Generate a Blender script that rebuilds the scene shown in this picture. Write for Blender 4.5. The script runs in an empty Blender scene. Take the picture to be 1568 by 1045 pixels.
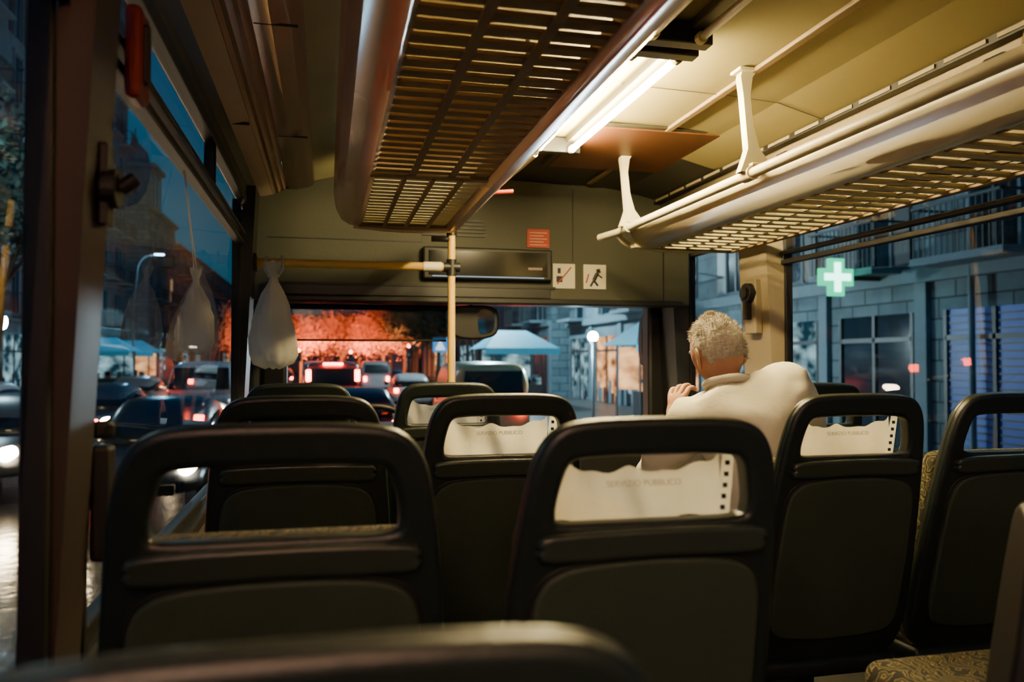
import bpy, bmesh, math, random
from mathutils import Vector, Matrix, noise
random.seed(7)
S=bpy.context.scene
C=S.collection
R=math.radians
FL=-1.2      # bus floor (camera eye is z=0)
GR=-2.0      # street level
# ------------------------------------------------------------ materials
def mat(name,c,rough=.5,metal=0,em=None,es=0,var=.15,vs=6,bump=0,bs=60,spec=.5):
    m=bpy.data.materials.new(name); m.use_nodes=True
    nt=m.node_tree; n=nt.nodes; l=nt.links
    b=n['Principled BSDF']
    b.inputs['Roughness'].default_value=rough
    b.inputs['Metallic'].default_value=metal
    b.inputs['Specular IOR Level'].default_value=spec
    tc=n.new('ShaderNodeTexCoord')
    nz=n.new('ShaderNodeTexNoise'); nz.inputs['Scale'].default_value=vs; nz.inputs['Detail'].default_value=5
    l.new(tc.outputs['Object'],nz.inputs['Vector'])
    mx=n.new('ShaderNodeMix'); mx.data_type='RGBA'
    mx.inputs['A'].default_value=(*[x*(1-var) for x in c],1)
    mx.inputs['B'].default_value=(*[min(1,x*(1+var)) for x in c],1)
    l.new(nz.outputs['Fac'],mx.inputs['Factor'])
    l.new(mx.outputs['Result'],b.inputs['Base Color'])
    if em:
        b.inputs['Emission Color'].default_value=(*em,1); b.inputs['Emission Strength'].default_value=es
    if bump:
        n2=n.new('ShaderNodeTexNoise'); n2.inputs['Scale'].default_value=bs; n2.inputs['Detail'].default_value=3
        l.new(tc.outputs['Object'],n2.inputs['Vector'])
        bp=n.new('ShaderNodeBump'); bp.inputs['Strength'].default_value=bump; bp.inputs['Distance'].default_value=.01
        l.new(n2.outputs['Fac'],bp.inputs['Height']); l.new(bp.outputs['Normal'],b.inputs['Normal'])
    return m
def emis(name,c,s):
    m=bpy.data.materials.new(name); m.use_nodes=True
    nt=m.node_tree; nt.nodes.clear()
    o=nt.nodes.new('ShaderNodeOutputMaterial'); e=nt.nodes.new('ShaderNodeEmission')
    e.inputs[0].default_value=(*c,1); e.inputs[1].default_value=s
    nt.links.new(e.outputs[0],o.inputs[0]); return m
def glassmat(name,tint=(1,1,1),base=.05,k=.8,rough=0.0):
    m=bpy.data.materials.new(name); m.use_nodes=True
    nt=m.node_tree; nt.nodes.clear(); n=nt.nodes; l=nt.links
    o=n.new('ShaderNodeOutputMaterial'); t=n.new('ShaderNodeBsdfTransparent'); t.inputs[0].default_value=(*tint,1)
    g=n.new('ShaderNodeBsdfGlossy'); g.inputs['Roughness'].default_value=rough
    lw=n.new('ShaderNodeLayerWeight'); lw.inputs['Blend'].default_value=.5
    p=n.new('ShaderNodeMath'); p.operation='POWER'; p.inputs[1].default_value=5
    l.new(lw.outputs['Facing'],p.inputs[0])
    a=n.new('ShaderNodeMath'); a.operation='MULTIPLY_ADD'; a.inputs[1].default_value=k; a.inputs[2].default_value=base
    l.new(p.outputs[0],a.inputs[0])
    mx=n.new('ShaderNodeMixShader'); l.new(a.outputs[0],mx.inputs[0]); l.new(t.outputs[0],mx.inputs[1]); l.new(g.outputs[0],mx.inputs[2])
    l.new(mx.outputs[0],o.inputs[0]); return m
def translucent(name,c,tf=.5,alpha=0,bump=.5,bs=30):
    m=bpy.data.materials.new(name); m.use_nodes=True
    nt=m.node_tree; nt.nodes.clear(); n=nt.nodes; l=nt.links
    o=n.new('ShaderNodeOutputMaterial'); d=n.new('ShaderNodeBsdfDiffuse'); t=n.new('ShaderNodeBsdfTranslucent')
    d.inputs[0].default_value=(*c,1); t.inputs[0].default_value=(*c,1)
    tc=n.new('ShaderNodeTexCoord'); nz=n.new('ShaderNodeTexNoise'); nz.inputs['Scale'].default_value=bs
    l.new(tc.outputs['Object'],nz.inputs['Vector'])
    bp=n.new('ShaderNodeBump'); bp.inputs['Strength'].default_value=bump; bp.inputs['Distance'].default_value=.01
    l.new(nz.outputs['Fac'],bp.inputs['Height']); l.new(bp.outputs[0],d.inputs['Normal'])
    mx=n.new('ShaderNodeMixShader'); mx.inputs[0].default_value=tf
    l.new(d.outputs[0],mx.inputs[1]); l.new(t.outputs[0],mx.inputs[2]); last=mx
    if alpha:
        tr=n.new('ShaderNodeBsdfTransparent'); m2=n.new('ShaderNodeMixShader'); m2.inputs[0].default_value=alpha
        l.new(mx.outputs[0],m2.inputs[1]); l.new(tr.outputs[0],m2.inputs[2]); last=m2
    l.new(last.outputs[0],o.inputs[0]); return m
def brickcoords(n,l,axis):
    tc=n.new('ShaderNodeTexCoord'); sp=n.new('ShaderNodeSeparateXYZ'); cb=n.new('ShaderNodeCombineXYZ')
    l.new(tc.outputs['Object'],sp.inputs[0])
    ad=n.new('ShaderNodeMath'); ad.operation='ADD'
    l.new(sp.outputs['Y'],ad.inputs[0]); l.new(sp.outputs['X'],ad.inputs[1])
    l.new(ad.outputs[0],cb.inputs[0]); l.new(sp.outputs['Z'],cb.inputs[1])
    return tc,cb
def brickmat(name,c1,c2,mortar,scale=1,bw=.9,rh=.42,axis='X',rough=.85):
    m=bpy.data.materials.new(name); m.use_nodes=True
    nt=m.node_tree; n=nt.nodes; l=nt.links; b=n['Principled BSDF']; b.inputs['Roughness'].default_value=rough
    tc,cb=brickcoords(n,l,axis)
    br=n.new('ShaderNodeTexBrick'); br.inputs['Scale'].default_value=scale
    br.inputs['Brick Width'].default_value=bw; br.inputs['Row Height'].default_value=rh; br.inputs['Mortar Size'].default_value=.02
    br.inputs['Color1'].default_value=(*c1,1); br.inputs['Color2'].default_value=(*c2,1); br.inputs['Mortar'].default_value=(*mortar,1)
    l.new(cb.outputs[0],br.inputs['Vector'])
    nz=n.new('ShaderNodeTexNoise'); nz.inputs['Scale'].default_value=1.5; nz.inputs['Detail'].default_value=6
    l.new(tc.outputs['Object'],nz.inputs['Vector'])
    mx=n.new('ShaderNodeMix'); mx.data_type='RGBA'; mx.blend_type='MULTIPLY'; mx.inputs['Factor'].default_value=.7
    l.new(br.outputs['Color'],mx.inputs['A']); l.new(nz.outputs['Fac'],mx.inputs['B'])
    l.new(mx.outputs['Result'],b.inputs['Base Color']); return m
def shopmat(name,ca,cb_,s,scale=3,lo=.40,hi=.75):
    """lit shop interior seen through its window: soft uneven light"""
    m=bpy.data.materials.new(name); m.use_nodes=True
    nt=m.node_tree; nt.nodes.clear(); n=nt.nodes; l=nt.links
    o=n.new('ShaderNodeOutputMaterial'); e=n.new('ShaderNodeEmission'); e.inputs[1].default_value=s
    tc=n.new('ShaderNodeTexCoord')
    mp=n.new('ShaderNodeMapping'); mp.inputs['Scale'].default_value=(1,1.2,1.6); l.new(tc.outputs['Object'],mp.inputs['Vector'])
    nz=n.new('ShaderNodeTexNoise'); nz.inputs['Scale'].default_value=scale*.45; nz.inputs['Detail'].default_value=3; nz.inputs['Roughness'].default_value=.5
    l.new(mp.outputs[0],nz.inputs['Vector'])
    r=n.new('ShaderNodeValToRGB'); r.color_ramp.elements[0].color=(*ca,1); r.color_ramp.elements[1].color=(*cb_,1)
    r.color_ramp.elements[0].position=lo; r.color_ramp.elements[1].position=hi
    l.new(nz.outputs['Fac'],r.inputs[0])
    l.new(r.outputs[0],e.inputs[0]); l.new(e.outputs[0],o.inputs[0]); return m
def fabricmat(name):
    m=bpy.data.materials.new(name); m.use_nodes=True
    nt=m.node_tree; n=nt.nodes; l=nt.links; b=n['Principled BSDF']; b.inputs['Roughness'].default_value=.95
    tc=n.new('ShaderNodeTexCoord'); w=n.new('ShaderNodeTexWave'); w.inputs['Scale'].default_value=14; w.inputs['Distortion'].default_value=14
    w.inputs['Detail'].default_value=2; w.inputs['Detail Scale'].default_value=1.6
    l.new(tc.outputs['Object'],w.inputs['Vector'])
    r=n.new('ShaderNodeValToRGB'); e=r.color_ramp.elements
    e[0].color=(.02,.02,.015,1); e[1].color=(.28,.22,.08,1); e[0].position=.35; e[1].position=.6
    x=e.new(.85); x.color=(.05,.045,.025,1)
    l.new(w.outputs['Fac'],r.inputs[0]); l.new(r.outputs[0],b.inputs['Base Color']); return m

M_seat=mat('seat_plastic',(.008,.014,.014),.40,var=.2,bump=.15,bs=250)
M_rim=mat('seat_rim',(.024,.034,.027),.34,var=.2,bump=.1,bs=250)
M_panel=mat('seat_panel',(.024,.037,.023),.65,var=.15,bump=.25,bs=300)
M_fab=fabricmat('seat_fabric')
M_cover=translucent('headrest_cover',(.84,.80,.62),.5,bump=.8,bs=25)
M_ink=mat('cover_ink',(.50,.45,.32),.9)
M_ceil=mat('ceiling_laminate',(.26,.22,.090),.5,var=.1,vs=2)
M_ceilY=mat('ceiling_cream',(.68,.64,.36),.5,var=.08)
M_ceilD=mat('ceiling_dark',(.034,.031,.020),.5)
M_beige=mat('cove_beige',(.88,.66,.50),.4,var=.08)
M_pink=mat('cove_brown',(.54,.34,.23),.3,metal=.2,var=.1)
M_dk=mat('dark_trim',(.014,.015,.015),.4)
M_blk=mat('black_rubber',(.008,.008,.008),.5)
M_alu=mat('brushed_alu',(.76,.54,.42),.27,metal=.55,var=.06)
M_cream=mat('cream_plastic',(.82,.74,.48),.35,var=.05)
M_lip=mat('rack_lip',(.86,.74,.46),.4,metal=0,var=.05)
M_house=mat('lamp_housing',(.035,.032,.022),.5,var=.05)
M_slat=mat('rack_slat',(.24,.165,.08),.65,var=.15)
M_slatY=mat('rack_slat_light',(.80,.70,.38),.5,var=.1)
M_wall=mat('wall_lining',(.08,.07,.048),.6,var=.12,bump=.1)
M_pill=mat('pillar_lining',(.040,.029,.026),.5,var=.2)
M_pillR=mat('pillar_beige',(.34,.28,.17),.5,var=.1)
M_head=mat('front_header',(.044,.046,.029),.6,var=.1,bump=.1)
M_floor=mat('bus_floor_vinyl',(.03,.03,.028),.6,bump=.2,bs=200)
M_yel=mat('pole_yellow',(.90,.56,.11),.35,var=.08)
M_yelL=mat('pole_joint',(.75,.66,.46),.4)
M_red=mat('red_plastic',(.32,.025,.01),.45)
M_hatch=mat('hatch_orange',(.13,.046,.015),.45,var=.2)
M_glass=glassmat('window_glass',(.93,.97,.97),.06,.8)
M_wind=glassmat('windscreen_glass',(.97,.98,.98),.03,.3)
M_smoke=glassmat('visor_film',(.25,.20,.18),.04,.3,.15)
M_paper=mat('sign_paper',(.6,.55,.42),.7)
M_redpap=mat('sign_red',(.42,.05,.02),.6)
M_mirror=mat('mirror_face',(.7,.7,.7),.05,metal=1,var=0)
M_tube=emis('fluorescent_tube',(1,.77,.35),460)
M_tubeR=emis('rear_fluorescent_tube',(1,.70,.32),85)
M_skin=mat('skin',(.60,.32,.18),.55,var=.15,vs=25,bump=.2,bs=150)
M_hair=mat('grey_hair',(.62,.56,.42),.6,var=.5,vs=70)
M_shirt=mat('white_shirt',(.78,.74,.56),.85,var=.06,bump=.5,bs=14)
M_trou=mat('trousers',(.02,.025,.04),.9)
M_bag=translucent('plastic_bag',(.92,.88,.76),.5,alpha=.12,bump=1,bs=22)
M_bagRefl=translucent('thin_plastic_bag',(.70,.70,.62),.5,alpha=.48,bump=1,bs=40)

# ------------------------------------------------------------ helpers
def link(o,p=None):
    C.objects.link(o)
    if p: o.parent=p
    return o
def empty(name,loc=(0,0,0)):
    e=bpy.data.objects.new(name,None); e.location=loc; e.empty_display_size=.1; C.objects.link(e); return e
class MB:
    def __init__(s): s.v=[];s.f=[];s.m=[]
    def box(s,lo,hi,mi=0,M=None):
        i=len(s.v)
        for z in (lo[2],hi[2]):
            for x,y in ((lo[0],lo[1]),(hi[0],lo[1]),(hi[0],hi[1]),(lo[0],hi[1])):
                p=Vector((x,y,z)); s.v.append(M@p if M else p)
        for q in ((3,2,1,0),(4,5,6,7),(0,1,5,4),(1,2,6,5),(2,3,7,6),(3,0,4,7)):
            s.f.append([i+a for a in q]); s.m.append(mi)
        return s
    def poly(s,pts,mi=0):
        i=len(s.v); s.v+= [Vector(p) for p in pts]; s.f.append(list(range(i,i+len(pts)))); s.m.append(mi); return s
    def cyl(s,p0,p1,r,mi=0,n=12,r1=None):
        p0=Vector(p0);p1=Vector(p1); d=(p1-p0).normalized()
        a=d.orthogonal().normalized(); b=d.cross(a); r1=r if r1 is None else r1
        i=len(s.v)
        for p,q in ((p0,r),(p1,r1)):
            for k in range(n):
                t=2*math.pi*k/n; s.v.append(p+a*math.cos(t)*q+b*math.sin(t)*q)
        for k in range(n):
            s.f.append([i+k,i+(k+1)%n,i+n+(k+1)%n,i+n+k]); s.m.append(mi)
        s.f.append([i+k for k in range(n)][::-1]); s.m.append(mi)
        s.f.append([i+n+k for k in range(n)]); s.m.append(mi)
        return s
    def obj(s,name,mats,parent=None,bevel=0,smooth=False,seg=2,loc=None):
        me=bpy.data.meshes.new(name); me.from_pydata([tuple(v) for v in s.v],[],s.f)
        for m in mats: me.materials.append(m)
        for p,mi in zip(me.polygons,s.m): p.material_index=mi; p.use_smooth=smooth
        me.update()
        o=bpy.data.objects.new(name,me); link(o,parent)
        if loc: o.location=loc
        if bevel:
            b=o.modifiers.new('bevel','BEVEL'); b.width=bevel; b.segments=seg; b.limit_method='ANGLE'
        return o
def box(name,lo,hi,m,parent=None,bevel=0):
    return MB().box(lo,hi).obj(name,[m],parent,bevel)
def to_mesh(o,name,parent=None,smooth=True):
    dg=bpy.context.evaluated_depsgraph_get(); dg.update()
    me=bpy.data.meshes.new_from_object(o.evaluated_get(dg)); me.name=name
    bpy.data.objects.remove(o)
    n=bpy.data.objects.new(name,me); link(n,parent)
    if smooth:
        for p in me.polygons: p.use_smooth=True
    return n
def tube(name,pts,r,m,parent=None,cyc=False,smooth_curve=False,res=4):
    cu=bpy.data.curves.new('c','CURVE'); cu.dimensions='3D'; cu.bevel_depth=r; cu.bevel_resolution=res; cu.use_fill_caps=True
    if smooth_curve:
        sp=cu.splines.new('BEZIER'); sp.bezier_points.add(len(pts)-1)
        for b,p in zip(sp.bezier_points,pts): b.co=p; b.handle_left_type=b.handle_right_type='AUTO'
    else:
        sp=cu.splines.new('POLY'); sp.points.add(len(pts)-1)
        for b,p in zip(sp.points,pts): b.co=(*p,1)
    sp.use_cyclic_u=cyc
    o=bpy.data.objects.new('c',cu); C.objects.link(o); cu.materials.append(m)
    return to_mesh(o,name,parent)
def catmull(pts,n=6,cyc=True):
    out=[];L=len(pts)
    for i in range(L):
        p0,p1,p2,p3=[Vector(pts[(i+k)%L]) for k in (-1,0,1,2)]
        for j in range(n):
            t=j/n
            out.append(.5*((2*p1)+(p2-p0)*t+(2*p0-5*p1+4*p2-p3)*t*t+(3*p1-p0-3*p2+p3)*t**3))
    return out
def plate(name,outlines,ext,bev,m,parent=None,fn=None,loc_y=0):
    cu=bpy.data.curves.new('c','CURVE'); cu.dimensions='2D'; cu.fill_mode='BOTH'; cu.extrude=ext; cu.bevel_depth=bev; cu.bevel_resolution=3
    for ol in outlines:
        sp=cu.splines.new('POLY'); sp.points.add(len(ol)-1)
        for b,p in zip(sp.points,ol): b.co=(p[0],p[1],0,1)
        sp.use_cyclic_u=True
    cu.materials.append(m)
    o=bpy.data.objects.new('c',cu); C.objects.link(o)
    n=to_mesh(o,name,parent)
    for v in n.data.vertices:
        x,z,y=v.co.x,v.co.y,-v.co.z
        y+=loc_y
        if fn: x,y,z=fn(x,y,z)
        v.co=(x,y,z)
    n.data.update()
    md=n.modifiers.new('es','EDGE_SPLIT'); md.split_angle=R(50)
    return n
def ribbon(name,pts,y0,y1,m,parent=None,th=.01,smooth=False,n=1):
    me=bpy.data.meshes.new(name); v=[];f=[]
    L=len(pts)
    for j in range(n+1):
        y=y0+(y1-y0)*j/n
        v+=[(p[0],y,p[1]) for p in pts]
    for j in range(n):
        for i in range(L-1): f.append((j*L+i,j*L+i+1,(j+1)*L+i+1,(j+1)*L+i))
    me.from_pydata(v,[],f); me.materials.append(m)
    for p in me.polygons: p.use_smooth=smooth
    o=bpy.data.objects.new(name,me); link(o,parent)
    if th:
        s=o.modifiers.new('s','SOLIDIFY'); s.thickness=th; s.offset=0
    return o
def text(name,body,size,loc,rot,m,parent=None,ext=.0005,align='CENTER'):
    cu=bpy.data.curves.new(name,'FONT'); cu.body=body; cu.size=size; cu.extrude=ext; cu.align_x=align; cu.align_y='CENTER'
    cu.materials.append(m)
    o=bpy.data.objects.new('t',cu); C.objects.link(o); o.location=loc; o.rotation_euler=rot
    bpy.context.view_layer.update()
    mw=o.matrix_world.copy(); n=to_mesh(o,name,parent,False); n.data.transform(mw); return n

# ------------------------------------------------------------ bus shell
YB=-3.2; YF=4.3
box('floor',(-.50,YB,FL-.06),(2.24,4.85,FL),M_floor)
wl=empty('wall_left'); 
MB().poly([(-.46,YB,FL),(-.46,4.8,FL),(-.425,4.8,-.52),(-.425,YB,-.52)]).box((-.47,YB,FL),(-.44,4.8,-.5)).obj('lower_lining',[M_wall],wl)
box('sill',(-.45,YB,-.54),(-.385,4.8,-.50),M_dk,wl,.008)
wr=empty('wall_right')
MB().box((2.17,YB,FL),(2.2,4.8,-.40)).obj('lower_lining',[M_wall],wr)
box('sill',(2.13,YB,-.42),(2.19,4.8,-.38),M_dk,wr,.008)
def lean(side,z):
    return (-.405+.045*(z)) if side<0 else (2.16-.05*(z))
def pillar(name,side,ya,yb,z0,z1,m,parent,d=.05):
    mb=MB(); s=side
    x0=lean(s,z0); x1=lean(s,z1)
    inn=-s*d
    P=[]
    for (x,z) in ((x0,z0),(x1,z1)):
        P.append([(x,ya,z),(x+inn,ya+.02,z),(x+inn,yb-.02,z),(x,yb,z)])
    a,b=P
    for i in range(4):
        j=(i+1)%4; mb.poly([a[i],a[j],b[j],b[i]])
    mb.poly(a); mb.poly(b[::-1])
    return mb.obj(name,[m],parent,.012)
pillar('pillar_1',-1,1.26,1.43,-.52,.80,M_pill,wl,.045)
pillar('pillar_2',-1,3.78,4.02,-.52,.80,M_dk,wl,.05)
pillar('pillar_3',-1,-1.2,-1.0,-.52,.80,M_pill,wl,.05)
pillar('pillar_4',-1,4.55,4.8,-.52,1.0,M_dk,wl,.05)
box('window_header',(-.41,YB,.735),(-.355,4.6,.80),M_dk,wl,.01)
pillar('pillar_1',1,3.42,3.72,-.40,.72,M_pillR,wr,.08)
pillar('pillar_2',1,4.45,4.8,-.40,.90,M_dk,wr,.10)
pillar('pillar_3',1,.55,.75,-.40,.72,M_pill,wr,.04)
pillar('pillar_4',1,-1.8,-1.6,-.40,.72,M_pill,wr,.04)
MB().poly([(lean(1,.66)-.01,YB,.66),(lean(1,.66)-.01,4.6,.66),(2.04,4.6,.78),(2.04,YB,.78)]).box((2.11,YB,.62),(2.15,4.6,.70)).obj('window_header',[M_wall],wr)
wi=0
def window(side,ya,yb,zb,zbar,zt,gm=M_glass,bars=True,vdiv=()):
    global wi; wi+=1
    e=empty('window_%d'%wi); s=side
    def X(z): return lean(s,z)
    MB().poly([(X(zb),ya,zb),(X(zb),yb,zb),(X(zt),yb,zt),(X(zt),ya,zt)]).obj('glass',[gm],e)
    mb=MB()
    def bar(z0,z1,y0=ya,y1=yb,d=.018):
        x0,x1=X(z0),X(z1); x=(x0+x1)/2
        mb.box((x-d,y0,z0),(x+d,y1,z1))
    bar(zt-.02,zt+.02); bar(zb-.0,zb+.03)
    if zbar: 
        bar(zbar,zbar+.022); bar(zbar+.045,zbar+.062,d=.022)
    for y,z0,z1 in vdiv: bar(z0,z1,y-.012,y+.012)
    bar(zb,zt,ya,ya+.02); bar(zb,zt,yb-.02,yb)
    mb.obj('frame',[M_blk],e,.004)
window(-1,1.43,3.78,-.50,.52,.73,vdiv=((2.75,.58,.73),))
window(-1,-1.0,1.26,-.50,.52,.73)
window(-1,-3.1,-1.2,-.50,.52,.73)
window(-1,4.02,4.55,-.50,None,.73)
window(1,.75,3.42,-.38,.46,.66,vdiv=((1.75,.52,.66),))
window(1,3.72,4.45,-.38,None,.66)
window(1,-1.6,.55,-.38,.46,.66)
window(1,-3.1,-1.8,-.38,.46,.66)
wi+=1; e=empty('window_%d'%wi)
MB().poly([(-.30,4.78,-.36),(2.05,4.78,-.36),(2.05,4.70,.60),(-.30,4.70,.60)]).obj('windscreen',[M_wind],e)
MB().box((-.36,4.70,-.40),(-.22,4.82,.75)).box((1.98,4.70,-.40),(2.12,4.82,.75)).box((-.3,4.68,.36),(2.05,4.8,.75)).obj('windscreen_frame',[M_blk],e,.02)
box('wall_back',(-.5,YB-.06,FL),(2.24,YB,1.02),M_wall)
# ---- ceiling
ce=empty('ceiling')
Y0=YB;Y1=4.75
ribbon('cove_lower',[(-.375,.79),(-.345,.855)],Y0,Y1,M_dk,ce)
ribbon('cove_beige_strip',[(-.345,.855),(-.31,.863),(-.277,.872)],Y0,4.3,M_beige,ce)
ribbon('cove_groove',[(-.277,.872),(-.262,.885),(-.248,.88),(-.235,.90),(-.222,.895),(-.205,.918)],Y0,4.3,M_pink,ce)
ribbon('cove_brown_strip',[(-.205,.918),(-.195,.905),(-.15,.905),(-.10,.915),(-.075,.93),(-.07,.95)],Y0,4.3,M_pink,ce,smooth=True)
ribbon('cove_cream_strip',[(-.07,.95),(.02,.975),(.09,1.0)],Y0,4.3,M_ceilY,ce)
ribbon('ceiling_panel',[(.09,1.0),(.6,1.02),(1.42,1.0)],Y0,3.55,M_ceil,ce,th=.01)
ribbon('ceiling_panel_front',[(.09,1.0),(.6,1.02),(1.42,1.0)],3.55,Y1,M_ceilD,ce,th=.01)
ribbon('ceiling_panel_side',[(1.42,1.0),(1.66,.985),(1.86,.935)],Y0,3.55,M_ceil,ce)
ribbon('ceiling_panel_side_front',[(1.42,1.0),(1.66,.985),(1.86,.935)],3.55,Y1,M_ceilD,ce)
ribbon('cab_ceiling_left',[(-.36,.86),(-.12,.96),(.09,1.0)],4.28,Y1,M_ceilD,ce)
ribbon('side_panel',[(1.88,.915),(1.96,.84),(2.03,.74),(2.06,.66)],Y0,4.3,M_pillR,ce,smooth=True)
mb=MB()
mb.box((1.845,Y0,.905),(1.885,4.3,.93))
mb.obj('slot_channel',[M_blk],ce)
mb=MB(); y=Y0+.1
while y<4.2:
    mb.box((1.84,y,.912),(1.86,y+.16,.925)); y+=.2
mb.obj('slot_vanes',[M_pillR],ce)
MB().box((1.405,Y0,.98),(1.435,4.2,.995)).obj('ceiling_joint_strip',[M_slat],ce,.004)
mb=MB()
for y in (-.9,.3,1.6,2.68,3.55):
    mb.poly([(.09,y,.988),(.6,y,1.008),(.6,y+.008,1.008),(.09,y+.008,.988)])
    mb.poly([(.6,y,1.008),(1.42,y,.988),(1.42,y+.008,.988),(.6,y+.008,1.008)])
    mb.poly([(1.42,y,.99),(1.66,y,.975),(1.66,y+.008,.975),(1.42,y+.008,.99)])
    mb.poly([(1.66,y,.975),(1.85,y,.925),(1.85,y+.008,.925),(1.66,y+.008,.975)])
for y in (.7,1.9,3.0):
    mb.box((-.345,y,.852),(-.277,y+.006,.861)); mb.box((-.195,y+.3,.8985),(-.08,y+.304,.905)); 
mb.obj('panel_joints',[M_dk],ce)
MB().box((1.08,3.15,.978),(1.72,3.85,.992)).box((1.05,3.12,.984),(1.75,3.88,.996),1).obj('roof_hatch',[M_hatch,M_ceilD],None,.006)
# ---- front header
wf=empty('wall_front')
plate('header_panel',[[(-.36,.33),(2.06,.33),(2.06,.70),(1.95,.92),(1.5,.995),(.6,1.005),(.1,.99),(-.07,.94),(-.2,.90),(-.36,.86)]],.02,.01,M_head,wf,loc_y=YF+.03)
box('header_soffit',(-.34,YF+.03,.325),(2.04,4.66,.35),M_dk,wf)
mb=MB()
mb.box((1.35,YF-.004,.56),(1.356,YF,.97)).box((1.9,YF-.004,.34),(1.906,YF,.9)).box((-.3,YF-.004,.64),(.5,YF,.646)).box((-.3,YF-.012,.40),(1.25,YF,.412))
mb.obj('header_seams',[M_blk],wf)
box('header_lower_rail',(-.33,YF-.02,.31),(2.02,YF+.06,.345),M_dk,wf,.01)
box('header_lower_band',(-.33,YF-.014,.345),(1.22,YF+.0,.40),M_dk,wf,.004)
ds=empty('route_display')
box('housing',(.50,YF-.05,.44),(1.22,YF+.0,.615),M_blk,ds,.01)
box('screen',(.53,YF-.053,.46),(1.19,YF-.049,.595),mat('screen_black',(.004,.004,.004),.15),ds)
box('light_strip',(.55,YF-.056,.452),(1.17,YF-.05,.458),emis('strip',(.6,.75,.8),.7),ds)
box('status_digits',(1.08,YF-.056,.50),(1.16,YF-.052,.512),emis('digits',(.9,.5,.2),.5),ds)
mb=MB()
for i in range(5): mb.box((.5,YF-.01,.68+i*.02),(.85,YF,.688+i*.02))
mb.obj('vent_grille',[M_blk],wf)
sg=empty('red_notice_sign')
box('card',(1.085,YF-.008,.63),(1.215,YF-.002,.735),M_redpap,sg,.002)
mb=MB()
for i in range(5): mb.box((1.10,YF-.0095,.645+i*.017),(1.20-.02*(i%2),YF-.008,.648+i*.017))
mb.obj('printed_lines',[M_paper],sg)
sg=empty('no_luggage_sign')
box('card',(1.235,YF-.008,.405),(1.365,YF-.002,.545),M_paper,sg,.002)
mb=MB(); mb.cyl((1.26,YF-.010,.43),(1.34,YF-.010,.525),.0035,1)
mb.box((1.255,YF-.010,.44),(1.29,YF-.008,.475),0).box((1.262,YF-.010,.49),(1.28,YF-.008,.52),0)
mb.obj('pictogram',[M_dk,M_red],sg)
sg=empty('hold_on_sign')
box('card',(1.415,YF-.008,.405),(1.55,YF-.002,.545),M_paper,sg,.002)
mb=MB(); mb.cyl((1.50,YF-.010,.52),(1.505,YF-.010,.50),.012,0); mb.cyl((1.495,YF-.010,.495),(1.475,YF-.010,.455),.011,0); mb.cyl((1.475,YF-.010,.455),(1.455,YF-.010,.42),.006,0); mb.cyl((1.475,YF-.010,.455),(1.50,YF-.010,.425),.006,0); mb.cyl((1.495,YF-.010,.49),(1.525,YF-.010,.47),.004,0); mb.cyl((1.43,YF-.010,.44),(1.445,YF-.010,.49),.004,1)
mb.obj('pictogram',[M_dk,M_red],sg)
da=empty('dashboard')
plate('dash_body',[[(-.28,FL),(1.95,FL),(1.95,-.43),(.9,-.43),(.75,-.38),(-.28,-.38)]],.15,.03,M_dk,da,loc_y=4.46)
sw=empty('steering_wheel')
mat4=Matrix.Translation((.22,4.02,-.40))@Matrix.Rotation(R(-55),4,'X')
pts=[mat4@Vector((.22*math.cos(t*math.pi/16),.22*math.sin(t*math.pi/16),0)) for t in range(32)]
tube('rim',pts,.014,M_blk,sw,cyc=True)
for a in (0,120,240):
    tube('spoke',[mat4@Vector((0,0,-.02)),mat4@Vector((.21*math.cos(R(a+90)),.21*math.sin(R(a+90)),0))],.012,M_blk,sw)
tube('column',[mat4@Vector((0,0,0)),mat4@Vector((0,0,-.28))],.03,M_blk,sw)
vs=empty('sun_visor')
MB().poly([(-.22,4.62,.34),(.68,4.62,.34),(.68,4.62,.115),(-.22,4.62,.115)]).obj('film',[M_smoke],vs)
tube('roller',[(-.24,4.62,.305),(.70,4.62,.305)],.016,M_blk,vs); tube('hem_bar',[(-.22,4.62,.115),(.68,4.62,.115)],.006,M_blk,vs)
rm=empty('rear_view_mirror')
plate('housing',[catmull([(.70,.15),(.80,.13),(.92,.15),(.94,.22),(.92,.29),(.80,.30),(.70,.285),(.68,.22)],5)],.02,.012,M_blk,rm,loc_y=4.45)
plate('mirror',[catmull([(.84,.16),(.91,.165),(.925,.22),(.91,.275),(.84,.28)],5)],.002,.001,M_mirror,rm,loc_y=4.415)
tube('arm',[(.80,4.46,.29),(.80,4.5,.34)],.012,M_blk,rm)
em=empty('wing_mirror'); em.location=(.14,0,0)
plate('housing',[catmull([(1.98,-.02),(2.10,-.03),(2.14,.1),(2.13,.28),(2.06,.32),(1.98,.3),(1.96,.14)],5)],.03,.015,M_blk,em,loc_y=5.1)
plate('mirror',[catmull([(2.00,.0),(2.09,-.01),(2.115,.1),(2.11,.27),(2.06,.295),(2.00,.28),(1.98,.14)],5)],.002,.001,mat('wing_mirror_face',(.25,.3,.3),.1,metal=1,var=.3),em,loc_y=5.05)
tube('arm',[(2.06,5.1,.3),(2.08,4.9,.45),(2.03,4.85,.5)],.015,M_blk,em)

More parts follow.
